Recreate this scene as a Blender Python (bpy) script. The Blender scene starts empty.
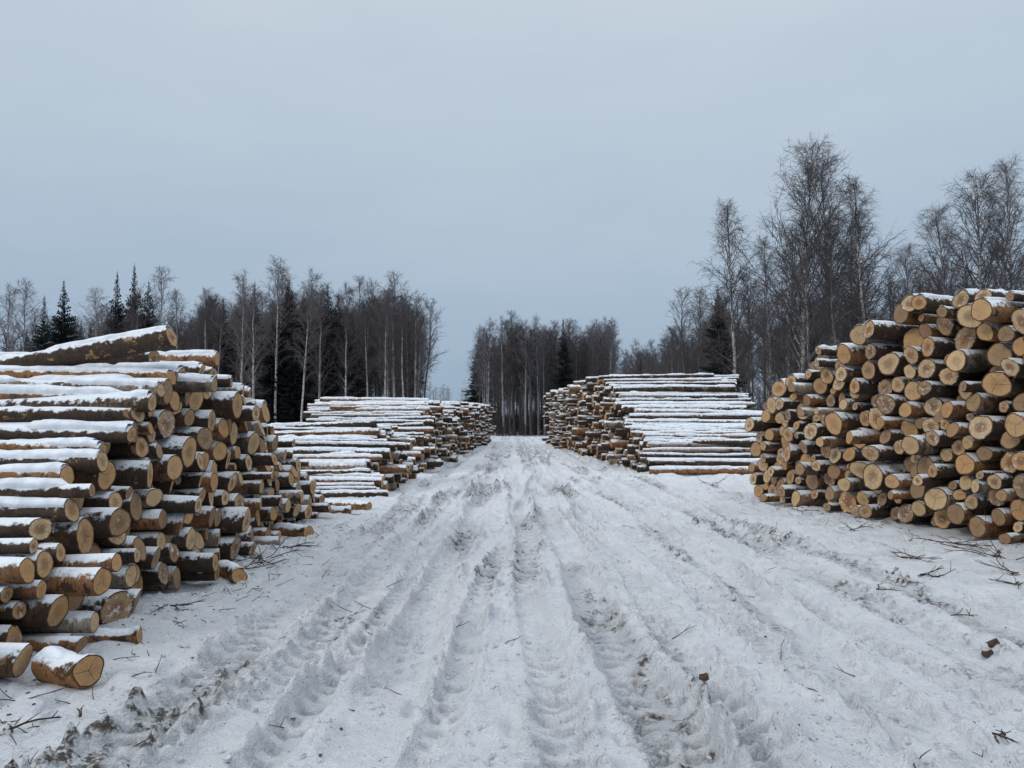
import bpy, math, random
import numpy as np
from mathutils import Vector

rng = np.random.default_rng(11)
random.seed(5)
scene = bpy.context.scene
COL = scene.collection

# ------------------------------------------------------------ noise helpers
_T = rng.random((256, 256))
def vnoise(x, y, seed=0):
    x = np.asarray(x, float) + seed * 17.31; y = np.asarray(y, float) + seed * 9.73
    xi = np.floor(x).astype(int); yi = np.floor(y).astype(int)
    fx = x - xi; fy = y - yi
    fx = fx * fx * (3 - 2 * fx); fy = fy * fy * (3 - 2 * fy)
    a = _T[xi & 255, yi & 255]; b = _T[(xi + 1) & 255, yi & 255]
    c = _T[xi & 255, (yi + 1) & 255]; d = _T[(xi + 1) & 255, (yi + 1) & 255]
    return (a * (1 - fx) + b * fx) * (1 - fy) + (c * (1 - fx) + d * fx) * fy
def fbm(x, y, o=3, seed=0):
    s = 0; a = 0.5; n = 0
    for i in range(o):
        s = s + a * vnoise(x * 2 ** i, y * 2 ** i, seed + i * 3); n += a; a *= 0.5
    return s / n
def sstep(a, b, x):
    t = np.clip((x - a) / (b - a), 0, 1); return t * t * (3 - 2 * t)

# ------------------------------------------------------------ ground shape
# centre x, half width, depth, seed, heading
TR = [(-2.15, .20, .045, 1, .0), (-1.45, .15, .04, 2, .01), (-.72, .20, .065, 3, .0), (.12, .15, .045, 4, -.006),
      (.80, .20, .075, 5, .004), (1.50, .15, .045, 6, 0.), (2.35, .21, .065, 7, .006), (3.3, .18, .045, 8, .012),
      (-1.80, .11, .03, 9, .05), (-.25, .11, .035, 10, .05), (1.95, .12, .035, 11, -.045), (2.85, .12, .035, 12, -.04), (4.2, .16, .035, 13, .0),
      (-1.08, .10, .03, 14, .004), (1.16, .10, .03, 16, .0)]
def ground(x, y):
    x = np.asarray(x, float); y = np.asarray(y, float)
    road = 1 - sstep(2.6, 4.2, np.abs(x - .45))
    h = .07 * (fbm(x / 2.2, y / 5, 2, 1) - .5) + .06 * (fbm(x / .5, y / .8, 3, 4) - .5)
    h = h + .036 * (fbm(x / .15, y / .18, 2, 9) - .5)
    h = h + (1 - road) * (.18 * (fbm(x / .7, y / .7, 3, 12) - .5) + .03)
    foot = vnoise(x / .2, y / .25, 90)
    h = h - .05 * sstep(.62, .84, foot) * sstep(.42, .58, fbm(x / 1.7, y / 1.9, 2, 92))
    dirt = np.zeros_like(h); trk = np.zeros_like(h)
    fade = sstep(150, 50, y)
    for (x0, w, dp, s, sl) in TR:
        cx = x0 + .15 * np.sin(y * .11 + s * 1.7) + .045 * np.sin(y * .9 + s) - .004 * np.clip(y, 0, 70) + sl * np.clip(y - 5, -5, 25)
        u = (x - cx) / w
        m = np.exp(-np.abs(u) ** 6)
        str_ = sstep(.25, .60, fbm(y / 3.5 + s * 5, y * 0 + s, 2, 20 + s)) * .85 + .25
        h = h - dp * m * str_ * fade
        ridge = np.exp(-((np.abs(u) - 1.25) / .33) ** 2)
        side = np.where(u > 0, vnoise(y / 1.3, y * 0, 50 + s), vnoise(y / 1.1, y * 0, 55 + s))
        clump = sstep(.40, .72, vnoise(x / .07, y / .10, 30 + s))
        h = h + (.015 + .070 * clump * sstep(.36, .62, side)) * ridge * str_ * fade
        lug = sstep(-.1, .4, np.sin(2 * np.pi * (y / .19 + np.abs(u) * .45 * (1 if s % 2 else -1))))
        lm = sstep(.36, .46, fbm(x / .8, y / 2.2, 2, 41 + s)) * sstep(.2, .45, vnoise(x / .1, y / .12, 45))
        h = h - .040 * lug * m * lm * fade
        trk = np.maximum(trk, m * str_ * (.55 + .75 * lug * lm))  # packed track floor, plus groove shade painted in through the lug term
        dirt = np.maximum(dirt, (m * (.5 + .5 * lug * lm) + ridge * (.3 + .9 * sstep(.4, .65, side))) * str_)
    n2 = fbm(x / .085, y / .11, 2, 60)
    patch = sstep(.46, .66, fbm(x / .6, y / 2.4, 3, 66))
    cl = sstep(.53, .70, n2) * np.clip(dirt, 0, 1) * patch
    h = h + .045 * cl
    n3 = vnoise(x / .06, y / .06, 70)
    h = h + .034 * sstep(.72, .95, n3) * sstep(.40, .60, fbm(x / 1.1, y / 1.5, 2, 77))
    d2 = np.clip(cl * 1.25 + .22 * dirt * patch + .25 * sstep(.74, .9, foot) * patch, 0, 1)
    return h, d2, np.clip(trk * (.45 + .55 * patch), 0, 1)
def gz(x, y): return float(ground(np.array([x]), np.array([y]))[0][0])

# ------------------------------------------------------------ node helpers
def newmat(name):
    m = bpy.data.materials.new(name); m.use_nodes = True
    nt = m.node_tree; nt.nodes.clear()
    out = nt.nodes.new('ShaderNodeOutputMaterial'); b = nt.nodes.new('ShaderNodeBsdfPrincipled')
    nt.links.new(b.outputs[0], out.inputs[0]); b.inputs['Specular IOR Level'].default_value = .25
    return m, nt, b
def N(nt, t, **k):
    n = nt.nodes.new(t)
    for a, v in k.items(): setattr(n, a, v)
    return n
def math_(nt, op, a, b=None, c=None, clamp=False):
    n = nt.nodes.new('ShaderNodeMath'); n.operation = op; n.use_clamp = clamp
    for i, v in enumerate((a, b, c)):
        if v is None: continue
        if isinstance(v, (int, float)): n.inputs[i].default_value = v
        else: nt.links.new(v, n.inputs[i])
    return n.outputs[0]
def mapr(nt, v, a, b, c=0., d=1.):
    n = nt.nodes.new('ShaderNodeMapRange'); n.interpolation_type = 'SMOOTHSTEP'
    nt.links.new(v, n.inputs[0])
    for i, q in enumerate((a, b, c, d)): n.inputs[i + 1].default_value = q
    return n.outputs[0]
def mix(nt, f, a, b, mode='MIX'):
    n = nt.nodes.new('ShaderNodeMix'); n.data_type = 'RGBA'; n.blend_type = mode
    if isinstance(f, (int, float)): n.inputs[0].default_value = f
    else: nt.links.new(f, n.inputs[0])
    for i, v in ((6, a), (7, b)):
        if isinstance(v, tuple): n.inputs[i].default_value = (*v, 1)
        else: nt.links.new(v, n.inputs[i])
    return n.outputs[2]
def noise(nt, vec, scale, detail=3, rough=.55):
    n = nt.nodes.new('ShaderNodeTexNoise'); n.inputs['Scale'].default_value = scale
    n.inputs['Detail'].default_value = detail; n.inputs['Roughness'].default_value = rough
    if vec is not None: nt.links.new(vec, n.inputs['Vector'])
    return n.outputs[0]
def vscale(nt, vec, s):
    n = nt.nodes.new('ShaderNodeVectorMath'); n.operation = 'MULTIPLY'
    nt.links.new(vec, n.inputs[0]); n.inputs[1].default_value = s; return n.outputs[0]
def vadd(nt, a, b):
    n = nt.nodes.new('ShaderNodeVectorMath'); n.operation = 'ADD'
    nt.links.new(a, n.inputs[0]); nt.links.new(b, n.inputs[1]); return n.outputs[0]
def bump(nt, b, h, dist, strength=1.):
    n = nt.nodes.new('ShaderNodeBump'); n.inputs['Distance'].default_value = dist
    n.inputs['Strength'].default_value = strength
    nt.links.new(h, n.inputs['Height']); nt.links.new(n.outputs[0], b.inputs['Normal'])
def attr(nt, name):
    n = nt.nodes.new('ShaderNodeAttribute'); n.attribute_name = name; return n

# ------------------------------------------------------------ materials
def mat_ground():
    m, nt, b = newmat('snowy_ground')
    pos = N(nt, 'ShaderNodeNewGeometry').outputs['Position']
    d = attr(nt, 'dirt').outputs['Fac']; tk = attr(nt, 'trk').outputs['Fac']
    n1 = noise(nt, pos, 22, 5, .65); n2 = noise(nt, pos, 3.0, 4)
    n4 = noise(nt, vscale(nt, pos, (1, .35, 1)), 1.1, 4, .6)
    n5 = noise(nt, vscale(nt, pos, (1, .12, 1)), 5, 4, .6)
    snow = mix(nt, mapr(nt, n2, .3, .7), (.78, .805, .845), (.88, .895, .92))
    snow = mix(nt, mapr(nt, n4, .50, .75, 0, .45), snow, (.58, .59, .61))
    pk_shade = math_(nt, 'MULTIPLY', tk, mapr(nt, n5, .35, .6, .15, .9), clamp=True)
    snow = mix(nt, pk_shade, snow, (.44, .445, .46))  # grey of packed snow, with painted shade in the tread grooves
    k = math_(nt, 'MULTIPLY', d, mapr(nt, n1, .41, .59, .03, 1.2), clamp=True)
    sp = math_(nt, 'MULTIPLY', mapr(nt, noise(nt, pos, 40, 2, .5), .655, .715), mapr(nt, noise(nt, pos, 1.3, 3), .40, .60), clamp=True)
    k = math_(nt, 'MAXIMUM', k, math_(nt, 'MULTIPLY', sp, .75))
    soil = mix(nt, n1, (.05, .042, .036), (.15, .12, .098))
    nt.links.new(mix(nt, k, snow, soil), b.inputs['Base Color'])
    b.inputs['Roughness'].default_value = .75
    hh = math_(nt, 'ADD', math_(nt, 'MULTIPLY', noise(nt, pos, 12, 6, .68), 1.2), math_(nt, 'MULTIPLY', noise(nt, pos, 60, 3, .6), .35))
    bump(nt, b, hh, .085, 1.)
    return m
def mat_snow():
    m, nt, b = newmat('log_snow')
    pos = N(nt, 'ShaderNodeNewGeometry').outputs['Position']
    n2 = noise(nt, pos, 9, 4)
    nt.links.new(mix(nt, mapr(nt, n2, .3, .7), (.58, .62, .68), (.78, .81, .85)), b.inputs['Base Color'])
    b.inputs['Roughness'].default_value = .7
    bump(nt, b, noise(nt, pos, 40, 4, .6), .012, .8)
    return m
def mat_bark():
    m, nt, b = newmat('log_bark')
    uv = attr(nt, 'luv').outputs['Vector']; rn = attr(nt, 'lrand')
    off = vscale(nt, rn.outputs['Vector'], (37., 53., 71.))
    c = vadd(nt, uv, off)
    sep = N(nt, 'ShaderNodeSeparateXYZ'); nt.links.new(rn.outputs['Vector'], sep.inputs[0])
    r1, r2, r3 = sep.outputs
    nA = noise(nt, c, 9, 5, .65)
    nB = noise(nt, vscale(nt, c, (6, 6, 34)), 1.6, 3, .6)
    nC = noise(nt, c, 2.6, 3, .6)
    nD = noise(nt, c, 5.5, 4, .7)
    pale = mix(nt, nA, (.18, .135, .10), (.46, .39, .32))
    tan = mix(nt, nA, (.13, .055, .024), (.38, .19, .085))
    dark = mix(nt, nA, (.022, .016, .012), (.09, .06, .042))
    base = mix(nt, mapr(nt, math_(nt, 'ADD', r1, math_(nt, 'MULTIPLY', nC, .8)), .55, 1.0), pale, tan)
    base = mix(nt, mapr(nt, math_(nt, 'ADD', r2, nC), .64, 1.0), base, dark)
    base = mix(nt, mapr(nt, nB, .56, .66, 0, .85), base, (.028, .02, .016))
    base = mix(nt, mapr(nt, nD, .54, .61, 0, .85), base, (.035, .024, .018))
    base = mix(nt, mapr(nt, nD, .40, .33, 0, .7), base, (.44, .25, .12))
    g = N(nt, 'ShaderNodeNewGeometry')
    sz = N(nt, 'ShaderNodeSeparateXYZ'); nt.links.new(g.outputs['Normal'], sz.inputs[0])
    ns = noise(nt, g.outputs['Position'], 13, 4, .65)
    f = mapr(nt, math_(nt, 'ADD', sz.outputs[2], math_(nt, 'MULTIPLY', math_(nt, 'SUBTRACT', ns, .5), 1.7)), .36, .66)
    f = math_(nt, 'MULTIPLY', f, mapr(nt, math_(nt, 'ADD', attr(nt, 'snowamt').outputs['Fac'], math_(nt, 'MULTIPLY', nC, .5)), .45, .8), clamp=True)
    nt.links.new(mix(nt, f, base, (.74, .77, .81)), b.inputs['Base Color'])
    b.inputs['Roughness'].default_value = .85
    bump(nt, b, math_(nt, 'ADD', nA, math_(nt, 'MULTIPLY', nB, .5)), .03, .9)
    return m
def mat_end():
    m, nt, b = newmat('log_cut_end')
    uv = attr(nt, 'luv').outputs['Vector']; rn = attr(nt, 'lrand'); rho = attr(nt, 'rho').outputs['Fac']
    sep = N(nt, 'ShaderNodeSeparateXYZ'); nt.links.new(rn.outputs['Vector'], sep.inputs[0])
    r1, r2, r3 = sep.outputs
    c = vadd(nt, uv, vscale(nt, rn.outputs['Vector'], (37., 53., 71.)))
    nA = noise(nt, c, 9, 5, .65); nB = noise(nt, c, 70, 3, .6); nC = noise(nt, c, 22, 3, .6)
    rr = math_(nt, 'ADD', rho, math_(nt, 'MULTIPLY', math_(nt, 'SUBTRACT', nA, .5), .30))
    ring = math_(nt, 'MULTIPLY_ADD', math_(nt, 'SINE', math_(nt, 'MULTIPLY', rr, 62.)), .5, .5)
    base = mix(nt, mapr(nt, r1, .1, .9), (.62, .44, .245), (.53, .295, .125))
    base = mix(nt, mapr(nt, r3, .40, .95, 0, .85), base, (.25, .165, .10))
    base = mix(nt, math_(nt, 'MULTIPLY', ring, .35), base, (.28, .16, .08))
    heart = math_(nt, 'MULTIPLY', mapr(nt, rr, .60, .22), mapr(nt, r2, .28, .72, 0.1, .8))
    base = mix(nt, heart, base, (.20, .10, .048))
    base = mix(nt, mapr(nt, nA, .50, .68, 0, .5), base, (.24, .17, .115))
    base = mix(nt, mapr(nt, nB, .5, .72, 0, .5), base, (.13, .085, .055))
    cs = N(nt, 'ShaderNodeSeparateXYZ'); nt.links.new(uv, cs.inputs[0])
    ang = math_(nt, 'ARCTAN2', cs.outputs[1], cs.outputs[0])
    ck = math_(nt, 'ABSOLUTE', math_(nt, 'SINE', math_(nt, 'ADD', math_(nt, 'MULTIPLY', ang, 1.5), math_(nt, 'ADD', math_(nt, 'MULTIPLY', r3, 30.), math_(nt, 'MULTIPLY', nC, .5)))))
    ckm = math_(nt, 'MULTIPLY', mapr(nt, math_(nt, 'MULTIPLY', ck, rho), .03, .0), mapr(nt, math_(nt, 'FRACT', math_(nt, 'MULTIPLY', r1, 7.3)), .45, .6, 0, .85))
    ckm = math_(nt, 'MULTIPLY', ckm, mapr(nt, rr, .85, .6))
    base = mix(nt, ckm, base, (.04, .025, .015))
    rim = math_(nt, 'ADD', rho, math_(nt, 'MULTIPLY', math_(nt, 'SUBTRACT', nC, .5), .10))
    base = mix(nt, mapr(nt, rim, .80, .86), base, (.075, .04, .022))
    fr = math_(nt, 'MULTIPLY', mapr(nt, noise(nt, c, 19, 4, .7), .55, .63), mapr(nt, r2, .40, .9, 0, .7), clamp=True)
    base = mix(nt, fr, base, (.64, .64, .65))
    nt.links.new(base, b.inputs['Base Color']); b.inputs['Roughness'].default_value = .85
    bump(nt, b, math_(nt, 'SUBTRACT', math_(nt, 'ADD', nB, nC), ckm), .01, .8)
    return m
def mat_tree(name, trunk, twig, spots=True):
    m, nt, b = newmat(name)
    tc = N(nt, 'ShaderNodeTexCoord').outputs['Object']
    th = attr(nt, 'thick').outputs['Fac']
    n1 = noise(nt, vscale(nt, tc, (3, 3, 9)), 1.5, 4, .65)
    t = mix(nt, mapr(nt, n1, .5, .62), trunk, (.04, .035, .032)) if spots else mix(nt, n1, trunk, tuple(q * .5 for q in trunk))
    oi = N(nt, 'ShaderNodeObjectInfo').outputs['Random']
    tw = mix(nt, oi, twig, tuple(min(1, q * 1.9 + .012) for q in twig))
    nt.links.new(mix(nt, mapr(nt, th, .03, .06), tw, t), b.inputs['Base Color'])
    b.inputs['Roughness'].default_value = .9
    return m
def mat_simple(name, a, c, sc, rough=.85):
    m, nt, b = newmat(name)
    pos = N(nt, 'ShaderNodeTexCoord').outputs['Object']
    oi = N(nt, 'ShaderNodeObjectInfo').outputs['Random']
    n = math_(nt, 'ADD', noise(nt, pos, sc, 4), math_(nt, 'MULTIPLY', math_(nt, 'SUBTRACT', oi, .5), .5), clamp=True)
    nt.links.new(mix(nt, n, a, c), b.inputs['Base Color']); b.inputs['Roughness'].default_value = rough
    return m
M_ground, M_snow, M_bark, M_end = mat_ground(), mat_snow(), mat_bark(), mat_end()
M_birch = mat_tree('birch_bark', (.44, .43, .42), (.070, .061, .064))
M_aspen = mat_tree('aspen_bark', (.14, .128, .118), (.050, .045, .047), False)
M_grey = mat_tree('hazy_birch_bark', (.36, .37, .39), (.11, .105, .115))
M_needle = mat_simple('spruce_needles', (.005, .009, .009), (.020, .028, .026), 1.5)
M_stick = mat_simple('dead_wood', (.03, .02, .015), (.11, .07, .05), 8)
M_chip = mat_simple('bark_chips', (.03, .02, .014), (.22, .13, .07), 6)

# ------------------------------------------------------------ mesh helpers
def mesh_np(name, V, F, mats, midx=None, smooth=None, attrs=None):
    me = bpy.data.meshes.new(name)
    V = np.asarray(V, dtype=np.float32)
    me.vertices.add(len(V)); me.vertices.foreach_set('co', V.ravel())
    quads = [f for f in F if f is not None and len(f)]
    cnt = sum(len(f) * f.shape[1] for f in quads); nf = sum(len(f) for f in quads)
    li = np.concatenate([f.ravel() for f in quads]).astype(np.int32)
    tot = np.concatenate([np.full(len(f), f.shape[1]) for f in quads]).astype(np.int32)
    st = np.concatenate([[0], np.cumsum(tot)[:-1]]).astype(np.int32)
    me.loops.add(cnt); me.loops.foreach_set('vertex_index', li)
    me.polygons.add(nf); me.polygons.foreach_set('loop_start', st); me.polygons.foreach_set('loop_total', tot)
    if midx is not None: me.polygons.foreach_set('material_index', midx.astype(np.int32))
    me.polygons.foreach_set('use_smooth', (np.ones(nf, bool) if smooth is None else smooth))
    for m in mats: me.materials.append(m)
    for k, v in (attrs or {}).items():
        v = np.asarray(v, dtype=np.float32)
        if v.ndim == 1:
            a = me.attributes.new(k, 'FLOAT', 'POINT'); a.data.foreach_set('value', v)
        else:
            a = me.attributes.new(k, 'FLOAT_VECTOR', 'POINT'); a.data.foreach_set('vector', v.ravel())
    me.update(calc_edges=True); me.validate()
    return me
def add(name, me, parent=None):
    o = bpy.data.objects.new(name, me); COL.objects.link(o)
    if parent: o.parent = parent
    return o

# ------------------------------------------------------------ ground
def axis(fine, lo, hi, step, far_lo, far_hi, g=1.09):
    c = list(np.arange(lo, hi, step)); s = step; x = c[-1]
    while x < far_hi: s *= g; x += s; c.append(x)
    s = step; x = c[0]; pre = []
    while x > far_lo: s *= g; x -= s; pre.append(x)
    return np.array(pre[::-1] + c)
gx = axis(1, -4.6, 6.2, .016, -900, 900, 1.05)
ys = [3.0]
while ys[-1] < 1500: ys.append(ys[-1] + max(.018, .0048 * ys[-1] * (1 if ys[-1] < 60 else 4)))
yb = [3.0]; s = .03
while yb[-1] > -150: s *= 1.12; yb.append(yb[-1] - s)
gy = np.array(yb[::-1][:-1] + ys)
XX, YY = np.meshgrid(gx, gy)
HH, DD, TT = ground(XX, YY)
far = sstep(60, 140, np.hypot(XX, YY)); HH = HH * (1 - far)
nx, ny = len(gx), len(gy)
idx = np.arange(nx * ny).reshape(ny, nx)
F = np.stack([idx[:-1, :-1], idx[:-1, 1:], idx[1:, 1:], idx[1:, :-1]], -1).reshape(-1, 4)
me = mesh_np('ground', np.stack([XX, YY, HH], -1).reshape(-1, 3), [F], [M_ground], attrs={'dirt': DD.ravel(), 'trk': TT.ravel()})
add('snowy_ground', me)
print('ground verts', nx * ny)

# ------------------------------------------------------------ logs
def logs_mesh(name, P0, P1, R, n=14, K=6, snow=None, rnd=None):
    """P0 road-side end, P1 far end"""
    Nn = len(R); P0 = np.array(P0); P1 = np.array(P1); R = np.array(R)
    if rnd is None: rnd = rng.random((Nn, 3))
    if snow is None: snow = np.ones(Nn)
    D = P1 - P0; L = np.linalg.norm(D, axis=1); D = D / L[:, None]
    up = np.tile([0, 0, 1.], (Nn, 1)); A = np.cross(up, D); A /= np.linalg.norm(A, axis=1)[:, None]; B = np.cross(D, A)
    th = np.linspace(0, 2 * np.pi, n, endpoint=False)
    ph = rng.random((Nn, 3)) * 6.28
    am = rng.uniform(.3, 1.6, (Nn, 3))
    shape = 1 + .055 * am[:, :1] * np.cos(2 * th[None] + ph[:, :1]) + .04 * am[:, 1:2] * np.cos(3 * th[None] + ph[:, 1:2]) + .02 * am[:, 2:] * np.cos(5 * th[None] + ph[:, 2:3])
    ts = np.concatenate([[0, .012], np.linspace(.05, 1, K - 2)])
    taper = 1 - rng.uniform(.0, .22, Nn)[:, None] * ts[None] * rng.choice([1, -.6], Nn)[:, None]
    taper[:, 0] *= .975
    bow = rng.normal(0, .035, (Nn, 2))
    t4 = 4 * ts * (1 - ts)
    C = P0[:, None] + D[:, None] * (ts[None, :, None] * L[:, None, None]) + (A[:, None] * bow[:, :1, None] + B[:, None] * bow[:, 1:, None] * .6) * t4[None, :, None]
    rad = R[:, None, None] * taper[:, :, None] * shape[:, None, :] * (1 + rng.normal(0, .018, (Nn, K, n)))
    skew = rng.normal(0, .16, (Nn, 2))
    ca, sa = np.cos(th), np.sin(th)
    ring = C[:, :, None] + A[:, None, None] * (rad * ca)[..., None] + B[:, None, None] * (rad * sa)[..., None]
    for kk in (0, 1):
        ring[:, kk] += D[:, None] * ((rad[:, kk] * ca) * skew[:, :1] + (rad[:, kk] * sa) * skew[:, 1:])[..., None]
    luv = np.zeros((Nn, K, n, 3)); luv[..., 0] = rad * ca; luv[..., 1] = rad * sa; luv[..., 2] = ts[None, :, None] * L[:, None, None]
    cap0 = ring[:, 0]; cap1 = ring[:, -1]
    c0 = cap0.mean(1, keepdims=True); c1 = cap1.mean(1, keepdims=True)
    V = np.concatenate([ring.reshape(Nn, -1, 3), cap0, c0, cap1, c1], 1)
    cu = np.zeros((Nn, n + 1, 3)); cu[:, :n, 0] = R[:, None] * ca; cu[:, :n, 1] = R[:, None] * sa
    LU = np.concatenate([luv.reshape(Nn, -1, 3), cu, cu], 1)
    nv = V.shape[1]
    rho = np.zeros(nv); rho[K * n:K * n + n] = .92; rho[K * n + n + 1:K * n + 2 * n + 1] = .92
    j = np.arange(n); j2 = (j + 1) % n
    q = np.concatenate([np.stack([k * n + j, k * n + j2, (k + 1) * n + j2, (k + 1) * n + j], -1) for k in range(K - 1)])
    o = K * n; t0 = np.stack([o + j2, o + j, np.full(n, o + n)], -1)
    o2 = o + n + 1; t1 = np.stack([o2 + j, o2 + j2, np.full(n, o2 + n)], -1)
    tri = np.concatenate([t0, t1])
    base = (np.arange(Nn) * nv)[:, None, None]
    Q = (q[None] + base).reshape(-1, 4); T = (tri[None] + base).reshape(-1, 3)
    midx = np.concatenate([np.zeros(len(Q)), np.ones(len(T))])
    sm = np.concatenate([np.ones(len(Q), bool), np.zeros(len(T), bool)])
    sa_ = np.repeat(snow[:, None], nv, 1)
    sa_[:, :2 * n] = np.maximum(sa_[:, :2 * n], .68); sa_[:, 2 * n:3 * n] = np.maximum(sa_[:, 2 * n:3 * n], .40)
    me = mesh_np(name, V.reshape(-1, 3), [Q, T], [M_bark, M_end], midx, sm,
                 {'luv': LU.reshape(-1, 3), 'lrand': np.repeat(rnd, nv, 0), 'rho': np.tile(rho, Nn), 'snowamt': sa_.ravel()})
    return me, C, D, A, B, rad, ts, L
def snow_caps(name, info, sel, rangeA, M=22, thick=.035):
    me0, C, D, A, B, rad, ts, L = info
    VV = []; FF = []; off = 0; W = 9
    for i, (a, b_) in zip(sel, rangeA):
        tt = np.linspace(0.003, .997, M)
        c = np.stack([np.interp(tt, ts, C[i, :, k]) for k in range(3)], -1)
        r = np.interp(tt, ts, rad[i].mean(1))
        la = tt * L[i]
        s1 = (fbm(la / .3 + i * 7, la * 0 + i, 3, 5) - .5) * 1.1; s2 = (fbm(la / .3 + i * 7, la * 0 + i, 3, 8) - .5) * 1.1
        lt = (i * .618) % 1
        tk = thick * (.6 + .6 * lt) * (.25 + 1.3 * fbm(la / .45 + i * 3, la * 0 + .5, 3, 2))
        thin = sstep(.26 + .16 * lt, .40 + .16 * lt, fbm(la / .5 + i * 11, la * 0 + 3.3, 3, 15))
        endf = np.minimum(1, np.minimum(tt, 1 - tt) * L[i] / .05) ** .5
        u = np.linspace(-1, 1, W)
        mid = (a + b_) / 2; hw = np.maximum(.06, (b_ - a) / 2 * (.30 + .66 * thin))
        ang = mid + u[None] * (hw + .22 * s1)[:, None] + s2[:, None] * .3
        prof = np.sqrt(np.clip(1 - np.abs(u) ** 3, 0, 1))
        rr = r[:, None] * 1.0 - .010 + (tk * endf * (.05 + .95 * thin))[:, None] * prof[None] + .014 * prof[None] * (.05 + .95 * thin[:, None])
        rr = rr + (vnoise(la[:, None] / .06 + i, ang * 4, 3) - .5) * .018 * prof[None]
        P = c[:, None] + A[i][None, None] * (rr * np.sin(ang))[..., None] + B[i][None, None] * (rr * np.cos(ang))[..., None]
        VV.append(P.reshape(-1, 3)); id_ = np.arange(M * W).reshape(M, W) + off
        FF.append(np.stack([id_[:-1, :-1], id_[1:, :-1], id_[1:, 1:], id_[:-1, 1:]], -1).reshape(-1, 4)); off += M * W
    return mesh_np(name, np.concatenate(VV), [np.concatenate(FF)], [M_snow])

def pack(q0, q1, prof, rm, rs, maxn=4000, ncand=90):
    Y = np.zeros(maxn); Z = np.zeros(maxn); R = np.zeros(maxn); n = 0; fail = 0
    while n < maxn and fail < 25:
        r = float(np.clip(rng.normal(rm, rs), rm * .55, rm * 1.7))
        cy = rng.uniform(q0, q1, ncand)
        if n:
            dy = cy[:, None] - Y[None, :n]; rsu = r + R[None, :n]
            w = rsu ** 2 - dy ** 2
            z = np.where(w > 0, Z[None, :n] + np.sqrt(np.maximum(w, 0)), 0).max(1)
            z = np.maximum(z, r + .02)
        else: z = np.full(ncand, r + .02)
        ok = (z + r * .6) < np.array([prof(c) for c in cy])
        if not ok.any(): fail += 1; continue
        z[~ok] = 1e9
        k = int(np.argmin(z + rng.normal(0, rm * .3, ncand)))
        if z[k] > 1e8: k = int(np.argmin(z))
        Y[n] = cy[k]; Z[n] = z[k]; R[n] = r; n += 1; fail = 0
    return Y[:n], Z[:n], R[:n]

def pile(y0, y1, prof_pts, xface, dirn, length, rm, rs, yaw=0., jit=.15, K=6, n=14, M=22, extra=(), thick=.035, yawj=.012, bark_bias=None):
    px = [p[0] for p in prof_pts]; pz = [p[1] for p in prof_pts]; c = math.cos(yaw)
    prof = lambda q: np.interp(y0 + (q - y0) / c, px, pz)
    Yq, Z, R = pack(y0, y0 + (y1 - y0) * c, prof, rm, rs)
    Y = y0 + (Yq - y0) / c
    Nn = len(Y)
    xf = np.array([xface(y, z) for y, z in zip(Y, Z)])
    X0 = xf + np.clip(rng.standard_t(3, Nn) * jit * .75, -3 * jit, 3 * jit)
    ln = length * rng.uniform(.90, 1.06, Nn)
    yw = yaw + rng.normal(0, yawj, Nn)
    P0 = np.stack([X0, Y + (X0 - xf) * dirn * math.tan(yaw), Z], -1)
    P1 = P0 + np.stack([dirn * ln * np.cos(yw), ln * np.sin(yw), rng.normal(0, .05, Nn)], -1)
    expo = np.zeros(Nn); sel = []; rg = []
    angs = np.linspace(-1.15, 1.15, 13)
    for i in range(Nn):
        hi = (Z > Z[i] + .02) & (np.abs(Yq - Yq[i]) < R + R[i] * 1.1)
        py = Yq[i] + R[i] * np.sin(angs)
        cov = (np.abs(py[:, None] - Yq[hi][None]) < R[hi][None] * .92).any(1)
        free = ~cov; expo[i] = free.mean()
        best = (0, 0); k = 0
        while k < 13:
            if free[k]:
                j = k
                while j < 13 and free[j]: j += 1
                if j - k > best[1] - best[0]: best = (k, j)
                k = j
            else: k += 1
        if best[1] - best[0] >= 4:
            a, b_ = angs[best[0]], angs[best[1] - 1]
            if dirn < 0: a, b_ = -b_, -a
            sel.append(i); rg.append((a, b_))
    snow = np.clip(expo * 1.0, 0, .95)
    R = R * rng.uniform(.88, 1.0, Nn)
    P0 = list(P0); P1 = list(P1); R = list(R); snow = list(snow)
    for (a, b_, r) in extra:
        P0.append(np.array(a)); P1.append(np.array(b_)); R.append(r); snow.append(.6); sel.append(len(R) - 1); rg.append((-.9, .9))
    rnd = rng.random((len(R), 3))
    if bark_bias is not None: rnd[:, 1] = np.clip(rnd[:, 1] + bark_bias, 0, 1)
    e = bpy.data.objects.new('log_pile', None); COL.objects.link(e)
    info = logs_mesh('logs', np.array(P0), np.array(P1), np.array(R), n, K, np.array(snow), rnd)
    add('logs', info[0], e)
    add('snow_cover', snow_caps('snow_cover', info, sel, rg, M, thick), e)
    print('pile', Nn, 'caps', len(sel))
    return e

# left near
pile(4.45, 14.2, [(4.4, .15), (5.0, .45), (5.6, 1.0), (6.2, 1.40), (7.0, 1.72), (7.6, 2.12), (8.0, 2.3), (9.3, 2.45), (10.3, 2.3), (11.2, 1.9), (12.1, 1.45), (13.2, .8), (14.2, .25)],
     lambda y, z: -3.36 - .15 * z - .02 * (y - 5), -1, 6.0, .110, .030, jit=.12, K=9, n=18, M=70, yawj=.024,
     extra=[((-3.72, 8.05, 2.66), (-9.3, 8.6, 1.70), .12), ((-4.25, 8.75, 2.48), (-9.8, 8.5, 2.22), .11), ((-3.8, 9.5, 2.55), (-9.2, 9.2, 2.35), .10), ((-3.55, 7.3, 1.92), (-9.2, 7.7, 1.9), .10)])
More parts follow.
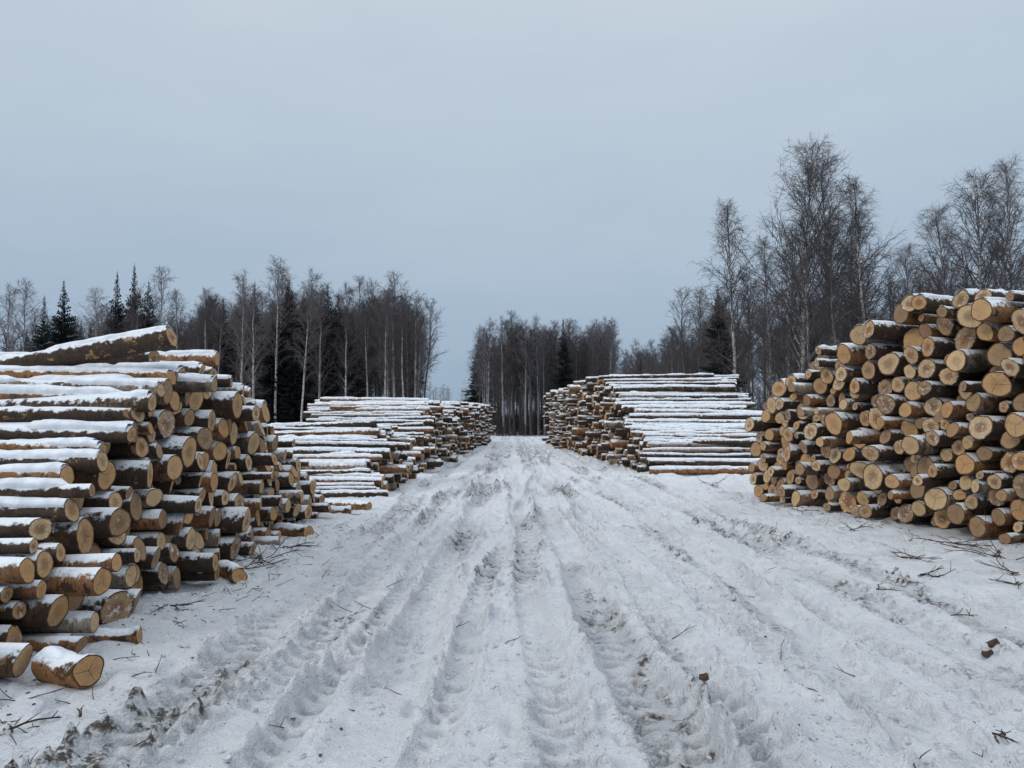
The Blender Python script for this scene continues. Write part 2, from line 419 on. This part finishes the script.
# left second
pile(17.3, 23.2, [(17.2, .12), (17.8, .45), (18.6, .9), (19.6, 1.25), (21, 1.6), (22.4, 1.7), (23.2, .6)],
     lambda y, z: -3.15 - .28 * z, -1, 6.2, .110, .030, jit=.24, K=6, n=12, M=40, yawj=.05,
     extra=[((-3.6, 20.2, 1.5), (-9.4, 20.9, 1.4), .1), ((-3.9, 21.3, 1.75), (-9.6, 20.8, 1.5), .11)])
pile(25.2, 37.0, [(25.2, .3), (26, 1.0), (27.5, 1.75), (29, 2.4), (30.5, 2.75), (34, 2.75), (37, 1.9)],
     lambda y, z: -3.25 - .08 * z + .012 * (y - 25), -1, 4.6, .125, .03, jit=.24, K=5, n=10, M=26, yawj=.045)
pile(38.2, 76.0, [(38.2, 1.), (40, 2.4), (42, 3.0), (60, 3.4), (74, 3.7), (76, 2.5)],
     lambda y, z: -3.25 + .025 * (y - 38), -1, 5.0, .15, .03, jit=.22, K=4, n=8, M=8)
# right near
pile(6.3, 17.5, [(6.3, 1.5), (7, 2.8), (8, 3.3), (9.5, 3.4), (10, 3.6), (12.4, 3.85), (12.9, 3.5), (13.6, 3.55), (14.2, 3.2), (14.8, 3.25), (15.8, 2.75), (16.7, 2.3), (17.3, 1.7), (17.5, .9)],
     lambda y, z: 5.72 + (17.2 - y) * .203 - .02 * z, 1, 6.0, .142, .042, yaw=.36, jit=.17, K=8, n=20, M=44, yawj=.03)
# right second (long)
pile(24.9, 66.0, [(24.9, .15), (25.8, .8), (26.8, 1.45), (29.2, 1.8), (30.5, 2.6), (32.5, 3.4), (34.5, 4.05), (50, 4.2), (63, 4.4), (66, 2.6)],
     lambda y, z: 4.75 - .032 * (y - 25) - .03 * z, 1, 5.5, .15, .038, jit=.28, K=5, n=10, M=26, yawj=.045)

# ------------------------------------------------------------ trees
def tubes(name, S, mat):
    S = np.array(S, float); P0 = S[:, 0:3]; P1 = S[:, 3:6]; r0 = S[:, 6]; r1 = S[:, 7]
    D = P1 - P0; L = np.linalg.norm(D, axis=1) + 1e-9; D = D / L[:, None]
    ref = np.where(np.abs(D[:, 2:3]) > .9, np.array([[1., 0, 0]]), np.array([[0, 0, 1.]]))
    A = np.cross(ref, D); A /= np.linalg.norm(A, axis=1)[:, None] + 1e-9; B = np.cross(D, A)
    Vs = []; Fs = []; TH = []; off = 0
    for msk, n in ((r0 > .035, 7), (r0 <= .035, 3)):
        if not msk.any(): continue
        th = np.linspace(0, 2 * np.pi, n, endpoint=False)
        o = A[msk][:, None] * np.cos(th)[None, :, None] + B[msk][:, None] * np.sin(th)[None, :, None]
        v0 = P0[msk][:, None] + o * r0[msk][:, None, None]; v1 = P1[msk][:, None] + o * r1[msk][:, None, None]
        V = np.concatenate([v0, v1], 1); m = len(V)
        j = np.arange(n); j2 = (j + 1) % n
        f = np.stack([j, j2, n + j2, n + j], -1)
        Fs.append((f[None] + (np.arange(m) * 2 * n)[:, None, None]).reshape(-1, 4) + off)
        Vs.append(V.reshape(-1, 3)); off += m * 2 * n
        TH.append(np.repeat(np.stack([r0[msk], r1[msk]], -1), n, axis=1).ravel())
    return mesh_np(name, np.concatenate(Vs), [np.concatenate(Fs)], [mat], attrs={'thick': np.concatenate(TH)})
def grow(S, p, d, L, r0, r1, steps, wob, grav, rnd):
    pts = [p.copy()]; d = d / np.linalg.norm(d)
    for k in range(steps):
        d = d + rnd.normal(0, wob, 3); d[2] += grav; d /= np.linalg.norm(d)
        q = p + d * L / steps
        ra = r0 + (r1 - r0) * k / steps; rb = r0 + (r1 - r0) * (k + 1) / steps
        S.append((*p, *q, ra, rb)); p = q; pts.append(p.copy())
    return pts
def bare_tree(name, seed, H, r0, cs, nb, spread, mat, nsub=8, ntw=6, droop=-.12, elev=(30, 62), tw=.009):
    R = np.random.default_rng(seed); S = []
    K = 14; P = [np.zeros(3)]; lean = R.normal(0, .012, 2)
    P[0][2] = -.3
    for k in range(K):
        P.append(P[-1] + np.array([lean[0] * H / K + R.normal(0, .05), lean[1] * H / K + R.normal(0, .05), (H + .3) / K]))
    rad = lambda t: r0 * (1 - t) ** .85 + .012
    for k in range(K): S.append((*P[k], *P[k + 1], rad(k / K), rad((k + 1) / K)))
    P = np.array(P)
    for i in range(nb):
        t = cs + (1 - cs) * (i + R.random()) / nb * .98
        p = np.array([np.interp(t * K, range(K + 1), P[:, k]) for k in range(3)])
        az = i * 2.4 + R.normal(0, .4); el = math.radians(R.uniform(*elev) + 15 * t)
        s = (t - cs) / (1 - cs)
        Lb = spread * H * (min(1, .45 + 1.6 * s) * (1 - s) ** .6 + .07) * R.uniform(.65, 1.2)
        d = np.array([math.cos(az) * math.cos(el), math.sin(az) * math.cos(el), math.sin(el)])
        rb = min(rad(t) * .5, .012 + Lb * .011)
        pts = grow(S, p, d, Lb, rb, tw, 5, .10, .03, R)
        for j in range(nsub):
            u = .2 + .8 * (j + R.random()) / nsub; k = min(4, int(u * 5)); f = u * 5 - k
            b = pts[k] * (1 - f) + pts[min(5, k + 1)] * f
            dd = (pts[min(5, k + 1)] - pts[k]); dd = dd / (np.linalg.norm(dd) + 1e-9) + R.normal(0, .55, 3)
            Ls = Lb * .42 * (1.15 - .6 * u) * R.uniform(.6, 1.3) + .25
            sp = grow(S, b, dd, Ls, max(tw, rb * .4), tw * .85, 3, .16, droop * .4, R)
            for m in range(ntw):
                u2 = R.uniform(.15, 1); k2 = min(2, int(u2 * 3)); f2 = u2 * 3 - k2
                b2 = sp[k2] * (1 - f2) + sp[k2 + 1] * f2
                d3 = (sp[k2 + 1] - sp[k2]); d3 = d3 / (np.linalg.norm(d3) + 1e-9) + R.normal(0, .6, 3)
                grow(S, b2, d3, R.uniform(.3, .8) * (.5 + Ls * .35), tw * .85, tw * .55, 2, .2, droop, R)
    return tubes(name, S, mat)
def bush(name, seed, H):
    R = np.random.default_rng(seed); S = []
    for i in range(14):
        az = R.random() * 6.28; el = math.radians(R.uniform(55, 85))
        p = np.array([R.normal(0, .5), R.normal(0, .5), -.1]); L = H * R.uniform(.5, 1)
        pts = grow(S, p, np.array([math.cos(az) * math.cos(el), math.sin(az) * math.cos(el), math.sin(el)]), L, .03, .012, 5, .08, 0, R)
        for j in range(12):
            k = R.integers(1, 5); d = pts[k + 1] - pts[k]; d = d / np.linalg.norm(d) + R.normal(0, .5, 3)
            sp = grow(S, pts[k] + (pts[k + 1] - pts[k]) * R.random(), d, L * R.uniform(.15, .4), .014, .010, 3, .15, 0, R)
            for m in range(3):
                kk = R.integers(0, 3); d = sp[kk + 1] - sp[kk]; d = d / np.linalg.norm(d) + R.normal(0, .5, 3)
                grow(S, sp[kk], d, R.uniform(.2, .6), .011, .007, 2, .2, 0, R)
    return tubes(name, S, M_aspen)
def spruce(name, seed, H, wid):
    R = np.random.default_rng(seed); S = [(0, 0, -.3, 0, 0, H * .5, .16, .09), (0, 0, H * .5, 0, 0, H + .25, .09, .012)]
    V = []; F = []
    z = H * .10
    while z < H - .02:
        s = z / H; Lm = min(wid * (1 - s), 2.0 + .3 * (1 - s)) * R.uniform(.8, 1.12) + .03
        nb = int(6 + 5 * (1 - s))
        for i in range(nb):
            az = R.random() * 6.28; L = Lm * R.uniform(.6, 1.15)
            dr = .28 * (1 - s) + .02; up = .5 * s
            steps = max(2, int(L / .17))
            pa = np.array([math.cos(az), math.sin(az)])
            pe = np.array([-pa[1], pa[0]])
            fs = min(1, .25 + L * .8)
            for k in range(steps):
                u = (k + .3) / steps; x = u * L
                zz = z + x * up - dr * x * u * 1.3 + .1 * u ** 3 * L
                wd = (.08 * fs + .30 * L * .5 * (1 - u) * (.4 + u)) * R.uniform(.7, 1.3)
                for sd in (-1, 1):
                    b = np.array([pa[0] * x, pa[1] * x, zz])
                    tip = b + np.array([*(pa * (.12 * fs + wd * .5) + pe * sd * wd), -R.uniform(.02, .16) * fs])
                    b2 = b + np.array([*(pa * .14 * fs), 0]); o = len(V)
                    dn = b + np.array([*(pa * .1 * fs + pe * sd * wd * .5), -R.uniform(.12, .3) * fs])
                    V += [b, b2, tip, dn]; F += [(o, o + 1, o + 2), (o, o + 2, o + 3)]
        z += R.uniform(.16, .28) * (1.2 - .65 * s)
    me1 = tubes(name + '_t', S, M_aspen)
    n1 = len(me1.vertices); v1 = np.zeros(n1 * 3); me1.vertices.foreach_get('co', v1)
    q = np.array([list(p.vertices) for p in me1.polygons]); 
    me = mesh_np(name, np.concatenate([v1.reshape(-1, 3), np.array(V)]), [q, np.array(F) + n1], [M_aspen, M_needle],
                 np.concatenate([np.zeros(len(q)), np.ones(len(F))]), attrs={'thick': np.concatenate([np.full(n1, .1), np.zeros(len(V))])})
    bpy.data.meshes.remove(me1)
    return me
B = [bare_tree('birch_a', 1, 16, .15, .28, 46, .24, M_birch, 7, 5), bare_tree('birch_b', 2, 17, .13, .42, 40, .20, M_birch, 7, 5),
     bare_tree('birch_c', 3, 15, .12, .35, 42, .19, M_birch, 7, 5)]
A = [bare_tree('aspen_a', 4, 16, .13, .35, 42, .22, M_aspen, 7, 5), bare_tree('aspen_b', 5, 15, .11, .25, 44, .2, M_aspen, 7, 5, droop=.05),
     bare_tree('aspen_c', 6, 17, .14, .5, 38, .2, M_aspen, 7, 5, droop=.02)]
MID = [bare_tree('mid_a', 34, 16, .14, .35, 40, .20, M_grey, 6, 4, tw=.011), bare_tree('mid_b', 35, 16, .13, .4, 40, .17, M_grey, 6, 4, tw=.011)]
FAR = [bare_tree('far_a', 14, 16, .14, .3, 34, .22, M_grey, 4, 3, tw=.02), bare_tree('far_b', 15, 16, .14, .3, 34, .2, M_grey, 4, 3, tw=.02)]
BIG = [bare_tree('big_birch_a', 21, 17, .17, .20, 76, .31, M_birch, 10, 7, -.20, (30, 64), .0066),
       bare_tree('big_birch_b', 22, 17, .15, .24, 66, .22, M_birch, 10, 7, -.30, (26, 62), .0066)]
SP = [spruce('spruce_a', 7, 15, 3.6), spruce('spruce_b', 8, 16, 3.0), spruce('spruce_c', 9, 14, 3.3)]
BU = [bush('bush_a', 11, 4.5), bush('bush_b', 12, 3.5)]
print('tree faces', [len(m.polygons) for m in B + A + BIG + SP + BU])
def put(name, me, x, y, s, parent=None, z=0, sx=1):
    o = add(name, me, parent); o.location = (x, y, z); o.scale = (s * sx, s * sx, s)
    o.rotation_euler = (random.gauss(0, .015), random.gauss(0, .015), random.random() * 6.28); return o
def forest(name, n, xr, yr, hr, sp=.0, bushes=0, keep=None, hfun=None, pool=None, spmax=1.):
    e = bpy.data.objects.new(name, None); COL.objects.link(e)
    c = 0; tries = 0
    while c < n and tries < n * 40:
        tries += 1
        y = random.uniform(*yr); x = random.uniform(*xr)
        if keep and not keep(x, y): continue
        h = random.uniform(*hr) * (hfun(x, y) if hfun else 1)
        if random.random() < sp: m = random.choice(SP); put('spruce', m, x, y, h / 15 * spmax, e)
        else: m = random.choice(pool or (A + A + B)); put('bare_tree', m, x, y, h / 16, e)
        c += 1
    c = 0
    while c < bushes:
        y = random.uniform(*yr); x = random.uniform(*xr)
        if keep and not keep(x, y): continue
        put('bush', random.choice(BU), x, y, random.uniform(.7, 1.4), e); c += 1
    return e
PX = lambda px, d: (px - 512) / 740 * d
forest('left_forest', 330, (-62, -8), (66, 106), (11.5, 15.2), .10, 160,
       keep=lambda x, y: x / y < -.122 and x / y > -.78 and not (x / y < -.56 and y < 85),
       hfun=lambda x, y: (1.0 if x / y > -.42 else .86) * (1 + .006 * (y - 66)), spmax=.92, pool=A + B + B)
forest('centre_forest', 170, (-9, 22), (112, 150), (14, 19), .015, 80,
       keep=lambda x, y: x / y > -.052 and x / y < .137, pool=MID + MID + A + B)
forest('right_forest', 230, (14, 75), (52, 110), (12, 16), .02, 130,
       keep=lambda x, y: x / y > .15 + max(0, (75 - y)) * .004 and x / y < .9,
       hfun=lambda x, y: .75 if x / y < .27 else .95)
forest('far_right_forest', 80, (12, 36), (90, 130), (9.5, 14), .0, 60, keep=lambda x, y: .145 < x / y < .30,
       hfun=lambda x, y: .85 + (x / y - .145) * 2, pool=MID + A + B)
forest('roadside_thicket', 24, (16, 40), (36, 54), (8, 12.5), 0, 60, keep=lambda x, y: x / y > .36 and x/y < .95)
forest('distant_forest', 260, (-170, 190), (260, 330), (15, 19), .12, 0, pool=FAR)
for px, top, d, k in ((737, 203, 50, 1), (800, 150, 46, 0), (834, 162, 47, 0), (868, 176, 44, 1), (772, 240, 55, 1), (985, 175, 40, 0), (1018, 165, 39, 1), (958, 210, 45, 0), (850, 225, 52, 1), (700, 290, 80, 1), (670, 330, 90, 0), (915, 250, 60, 0)):
    h = 1.7 + (425 - top) * d / 740
    put('birch_tree', BIG[k], PX(px, d), d, h / 17, sx=1.0)
for px, top, d in ((62, 280, 68), (40, 305, 66), (117, 282, 68), (134, 275, 70), (148, 280, 69), (284, 278, 66), (306, 300, 66), (325, 285, 67), (337, 283, 68), (350, 300, 66), (220, 300, 68), (5, 330, 70), (565, 325, 112), (25, 330, 70), (90, 330, 70), (270, 310, 65), (295, 320, 65)):
    h = 1.7 + (425 - top) * d / 740
    put('spruce_tree', random.choice(SP), PX(px, d), d, h / 15)
for px, top, d in ((240, 275, 64), (275, 270, 64), (405, 290, 63), (416, 296, 64), (180, 285, 64), (385, 300, 63), (318, 300, 63), (205, 300, 63), (255, 290, 62), (160, 280, 66), (20, 292, 66), (395, 295, 64), (8, 290, 66), (370, 310, 64), (100, 300, 66), (300, 300, 62), (345, 310, 62)):
    h = 1.7 + (425 - top) * d / 740
    put('birch_tree', random.choice(B), PX(px, d), d, h / 16)

# ------------------------------------------------------------ small things
def single_log(a, b_, r, snow=True):
    info = logs_mesh('short_log', np.array([a]), np.array([b_]), np.array([r]), 24, 8, np.array([.6]), np.array([[.8, .1, .2]]))
    e = bpy.data.objects.new('short_log', None); COL.objects.link(e)
    add('wood', info[0], e)
    if snow: add('snow_cover', snow_caps('snow', info, [0], [(-1., 1.)], 30, .02), e)
single_log((-2.78, 4.95, .09), (-3.15, 5.10, .09), .105)
single_log((-2.92, 5.9, .05), (-3.25, 5.8, .06), .075)
single_log((-2.95, 8.1, .07), (-3.3, 8.5, .06), .09)
single_log((-3.05, 11.2, .09), (-3.6, 11.4, .1), .10)
single_log((-3.0, 13.9, .10), (-3.9, 13.7, .1), .10)
single_log((-2.8, 14.6, .10), (-3.9, 14.9, .12), .10)
def twig(x, y, size, seed, name='fallen_branch', n=6, rad=.008, flat=.25):
    R = np.random.default_rng(seed); S = []; z = gz(x, y) + .02
    for i in range(n):
        az = R.random() * 6.28
        d = np.array([math.cos(az), math.sin(az), R.uniform(0, flat)])
        pts = grow(S, np.array([x + R.normal(0, .1 * size), y + R.normal(0, .1 * size), z]), d, size * R.uniform(.5, 1), rad, rad * .4, 5, .12, -.02, R)
        for j in range(4):
            k = R.integers(1, 5); dd = pts[k] - pts[k - 1]; dd = dd / np.linalg.norm(dd) + R.normal(0, .5, 3) * np.array([1, 1, .5])
            grow(S, pts[k], dd, size * R.uniform(.15, .4), rad * .5, rad * .3, 3, .15, 0, R)
    add(name, tubes(name, S, M_stick))
GP = lambda px, py: ((px - 512) / 740 * 1258 / (py - 425), 1258 / (py - 425))
for i, (px, py, sz, n) in enumerate([(265, 560, .55, 8), (290, 552, .5, 6), (240, 572, .5, 6), (25, 722, .35, 2), (90, 708, .12, 2), (985, 730, .22, 3), (925, 575, .35, 5), (1000, 560, .7, 9), (1015, 575, .6, 6), (950, 548, .6, 6), (940, 610, .3, 2), (850, 530, .5, 4), (1010, 590, .3, 4), (710, 488, .6, 6), (175, 610, .35, 3), (340, 510, .5, 4), (870, 590, .2, 2), (905, 560, .5, 5), (1010, 640, .3, 3), (800, 515, .4, 4)]):
    x, y = GP(px, py); twig(x, y, sz, 100 + i, n=n)
Rt = np.random.default_rng(8); S = []
for i in range(420):
    m = Rt.random()
    if m < .35: y = 3.4 + 12 * Rt.random() ** 1.4; x = -3.1 + abs(Rt.normal(0, .5))
    elif m < .75: y = Rt.uniform(4.5, 18); x = 5.65 + (17.2 - y) * .203 - abs(Rt.normal(0, .9))
    else: y = 3.4 + 16 * Rt.random() ** 1.5; x = Rt.uniform(-3, 5)
    az = Rt.random() * 6.28; L = Rt.uniform(.04, .28); p = np.array([x, y, gz(x, y) - .003])
    pts = grow(S, p, np.array([math.cos(az), math.sin(az), Rt.uniform(.0, .45)]), L, .0045, .002, 4, .12, 0, Rt)
    if Rt.random() < .5: grow(S, pts[2], pts[3] - pts[2] + Rt.normal(0, .03, 3), L * .4, .003, .0015, 2, .1, 0, Rt)
add('scattered_twigs', tubes('scattered_twigs', S, M_stick))
def chips(name, pts, smin, smax, mat, thick=.35):
    V = []; F = []; R = np.random.default_rng(77)
    for (x, y) in pts:
        s = R.uniform(smin, smax); z = gz(x, y) + s * .12; az = R.random() * 6.28; asp = R.uniform(.35, .9); o = len(V)
        for lvl, (hz, sc) in enumerate(((-.25, .9), (.25, 1.), (.5, .55))):
            for k in range(7):
                a = k / 7 * 6.28; rr = s * sc * R.uniform(.75, 1.2)
                lx, ly = rr * math.cos(a), rr * math.sin(a) * asp
                V.append((x + lx * math.cos(az) - ly * math.sin(az), y + lx * math.sin(az) + ly * math.cos(az), z + hz * s * thick * 2 + R.normal(0, s * .12)))
        for l in range(2):
            for k in range(7): F.append((o + l * 7 + k, o + l * 7 + (k + 1) % 7, o + l * 7 + 7 + (k + 1) % 7, o + l * 7 + 7 + k))
        for k in (1, 3): F.append((o + 14, o + 14 + k, o + 14 + k + 1, o + 14 + k + 2))
    add(name, mesh_np(name, V, [np.array(F)], [mat], smooth=np.zeros(len(F), bool)))
R = np.random.default_rng(3); pts = []
for i in range(150):
    y = 3.2 + 12 * R.random() ** 1.4; x = -3.1 + abs(R.normal(0, .25)) - .15; pts.append((x, y))
for i in range(160):
    y = R.uniform(9, 18); x = 5.65 + (17.2 - y) * .203 - abs(R.normal(0, .3)); pts.append((x, y))
for i in range(70):
    y = 3.4 + 14 * R.random() ** 1.6; x = R.uniform(-3, 4 + y * .1); pts.append((x, y))
chips('bark_debris', pts, .005, .016, M_chip)
chips('bark_chunk', [GP(980, 648), GP(985, 644)], .045, .07, M_stick)
chips('bark_chunk', [GP(700, 705)], .03, .04, M_stick, .6)
pts = []
for i in range(1500):
    y = 3.4 + 22 * R.random() ** 1.6; t = TR[R.integers(0, len(TR))]
    x = t[0] + R.choice([-1, 1]) * t[1] * 1.3 + R.normal(0, .12) if R.random() < .6 else R.uniform(-3.2, 5)
    pts.append((x, y))
chips('snow_clods', pts, .008, .026, M_ground, .8)

# ------------------------------------------------------------ world, sun, camera
w = bpy.data.worlds.new('World'); scene.world = w; w.use_nodes = True; nt = w.node_tree; nt.nodes.clear()
out = N(nt, 'ShaderNodeOutputWorld')
sky = N(nt, 'ShaderNodeTexSky', sky_type='NISHITA'); sky.sun_disc = False
sky.sun_elevation = math.radians(30); sky.sun_rotation = math.radians(225); sky.air_density = 1.5; sky.dust_density = 3
b1 = N(nt, 'ShaderNodeBackground'); b1.inputs[1].default_value = .06; nt.links.new(sky.outputs[0], b1.inputs[0])
tc = N(nt, 'ShaderNodeTexCoord').outputs['Generated']
sp = N(nt, 'ShaderNodeSeparateXYZ'); nt.links.new(tc, sp.inputs[0])
cr = N(nt, 'ShaderNodeValToRGB'); nz = noise(nt, vscale(nt, tc, (1, 1, 3.2)), 2.3, 5, .55)
zz = math_(nt, 'ADD', sp.outputs[2], math_(nt, 'MULTIPLY', math_(nt, 'SUBTRACT', nz, .5), .28))
nt.links.new(zz, cr.inputs[0]); el = cr.color_ramp.elements
el[0].position = 0.0; el[0].color = (.33, .45, .59, 1)
el[1].position = 1.; el[1].color = (1.60, 1.73, 1.88, 1)
for p, c in ((.12, (.39, .50, .64, 1)), (.28, (.475, .58, .70, 1)), (.46, (.58, .67, .765, 1)), (.62, (.66, .74, .83, 1)), (.78, (1.25, 1.36, 1.49, 1))):
    e = el.new(p); e.color = c
b2 = N(nt, 'ShaderNodeBackground'); nt.links.new(cr.outputs[0], b2.inputs[0]); b2.inputs[1].default_value = 1.
mx = N(nt, 'ShaderNodeMixShader'); mx.inputs[0].default_value = .9
nt.links.new(b1.outputs[0], mx.inputs[1]); nt.links.new(b2.outputs[0], mx.inputs[2]); nt.links.new(mx.outputs[0], out.inputs[0])
sd = bpy.data.lights.new('sun', 'SUN'); sd.energy = 1.0; sd.angle = math.radians(14); sd.color = (1, .96, .9)
so = bpy.data.objects.new('sun', sd); COL.objects.link(so); so.rotation_euler = (math.radians(62), 0, math.radians(-48))
cd = bpy.data.cameras.new('camera'); cd.lens = 26; cd.sensor_width = 36; cd.clip_end = 3000
co = bpy.data.objects.new('camera', cd); COL.objects.link(co)
co.location = (0, 0, 1.7); co.rotation_euler = (math.radians(90 + 3.17), 0, 0); scene.camera = co
scene.view_settings.view_transform = 'Standard'; scene.view_settings.look = 'None'; scene.view_settings.exposure = 0
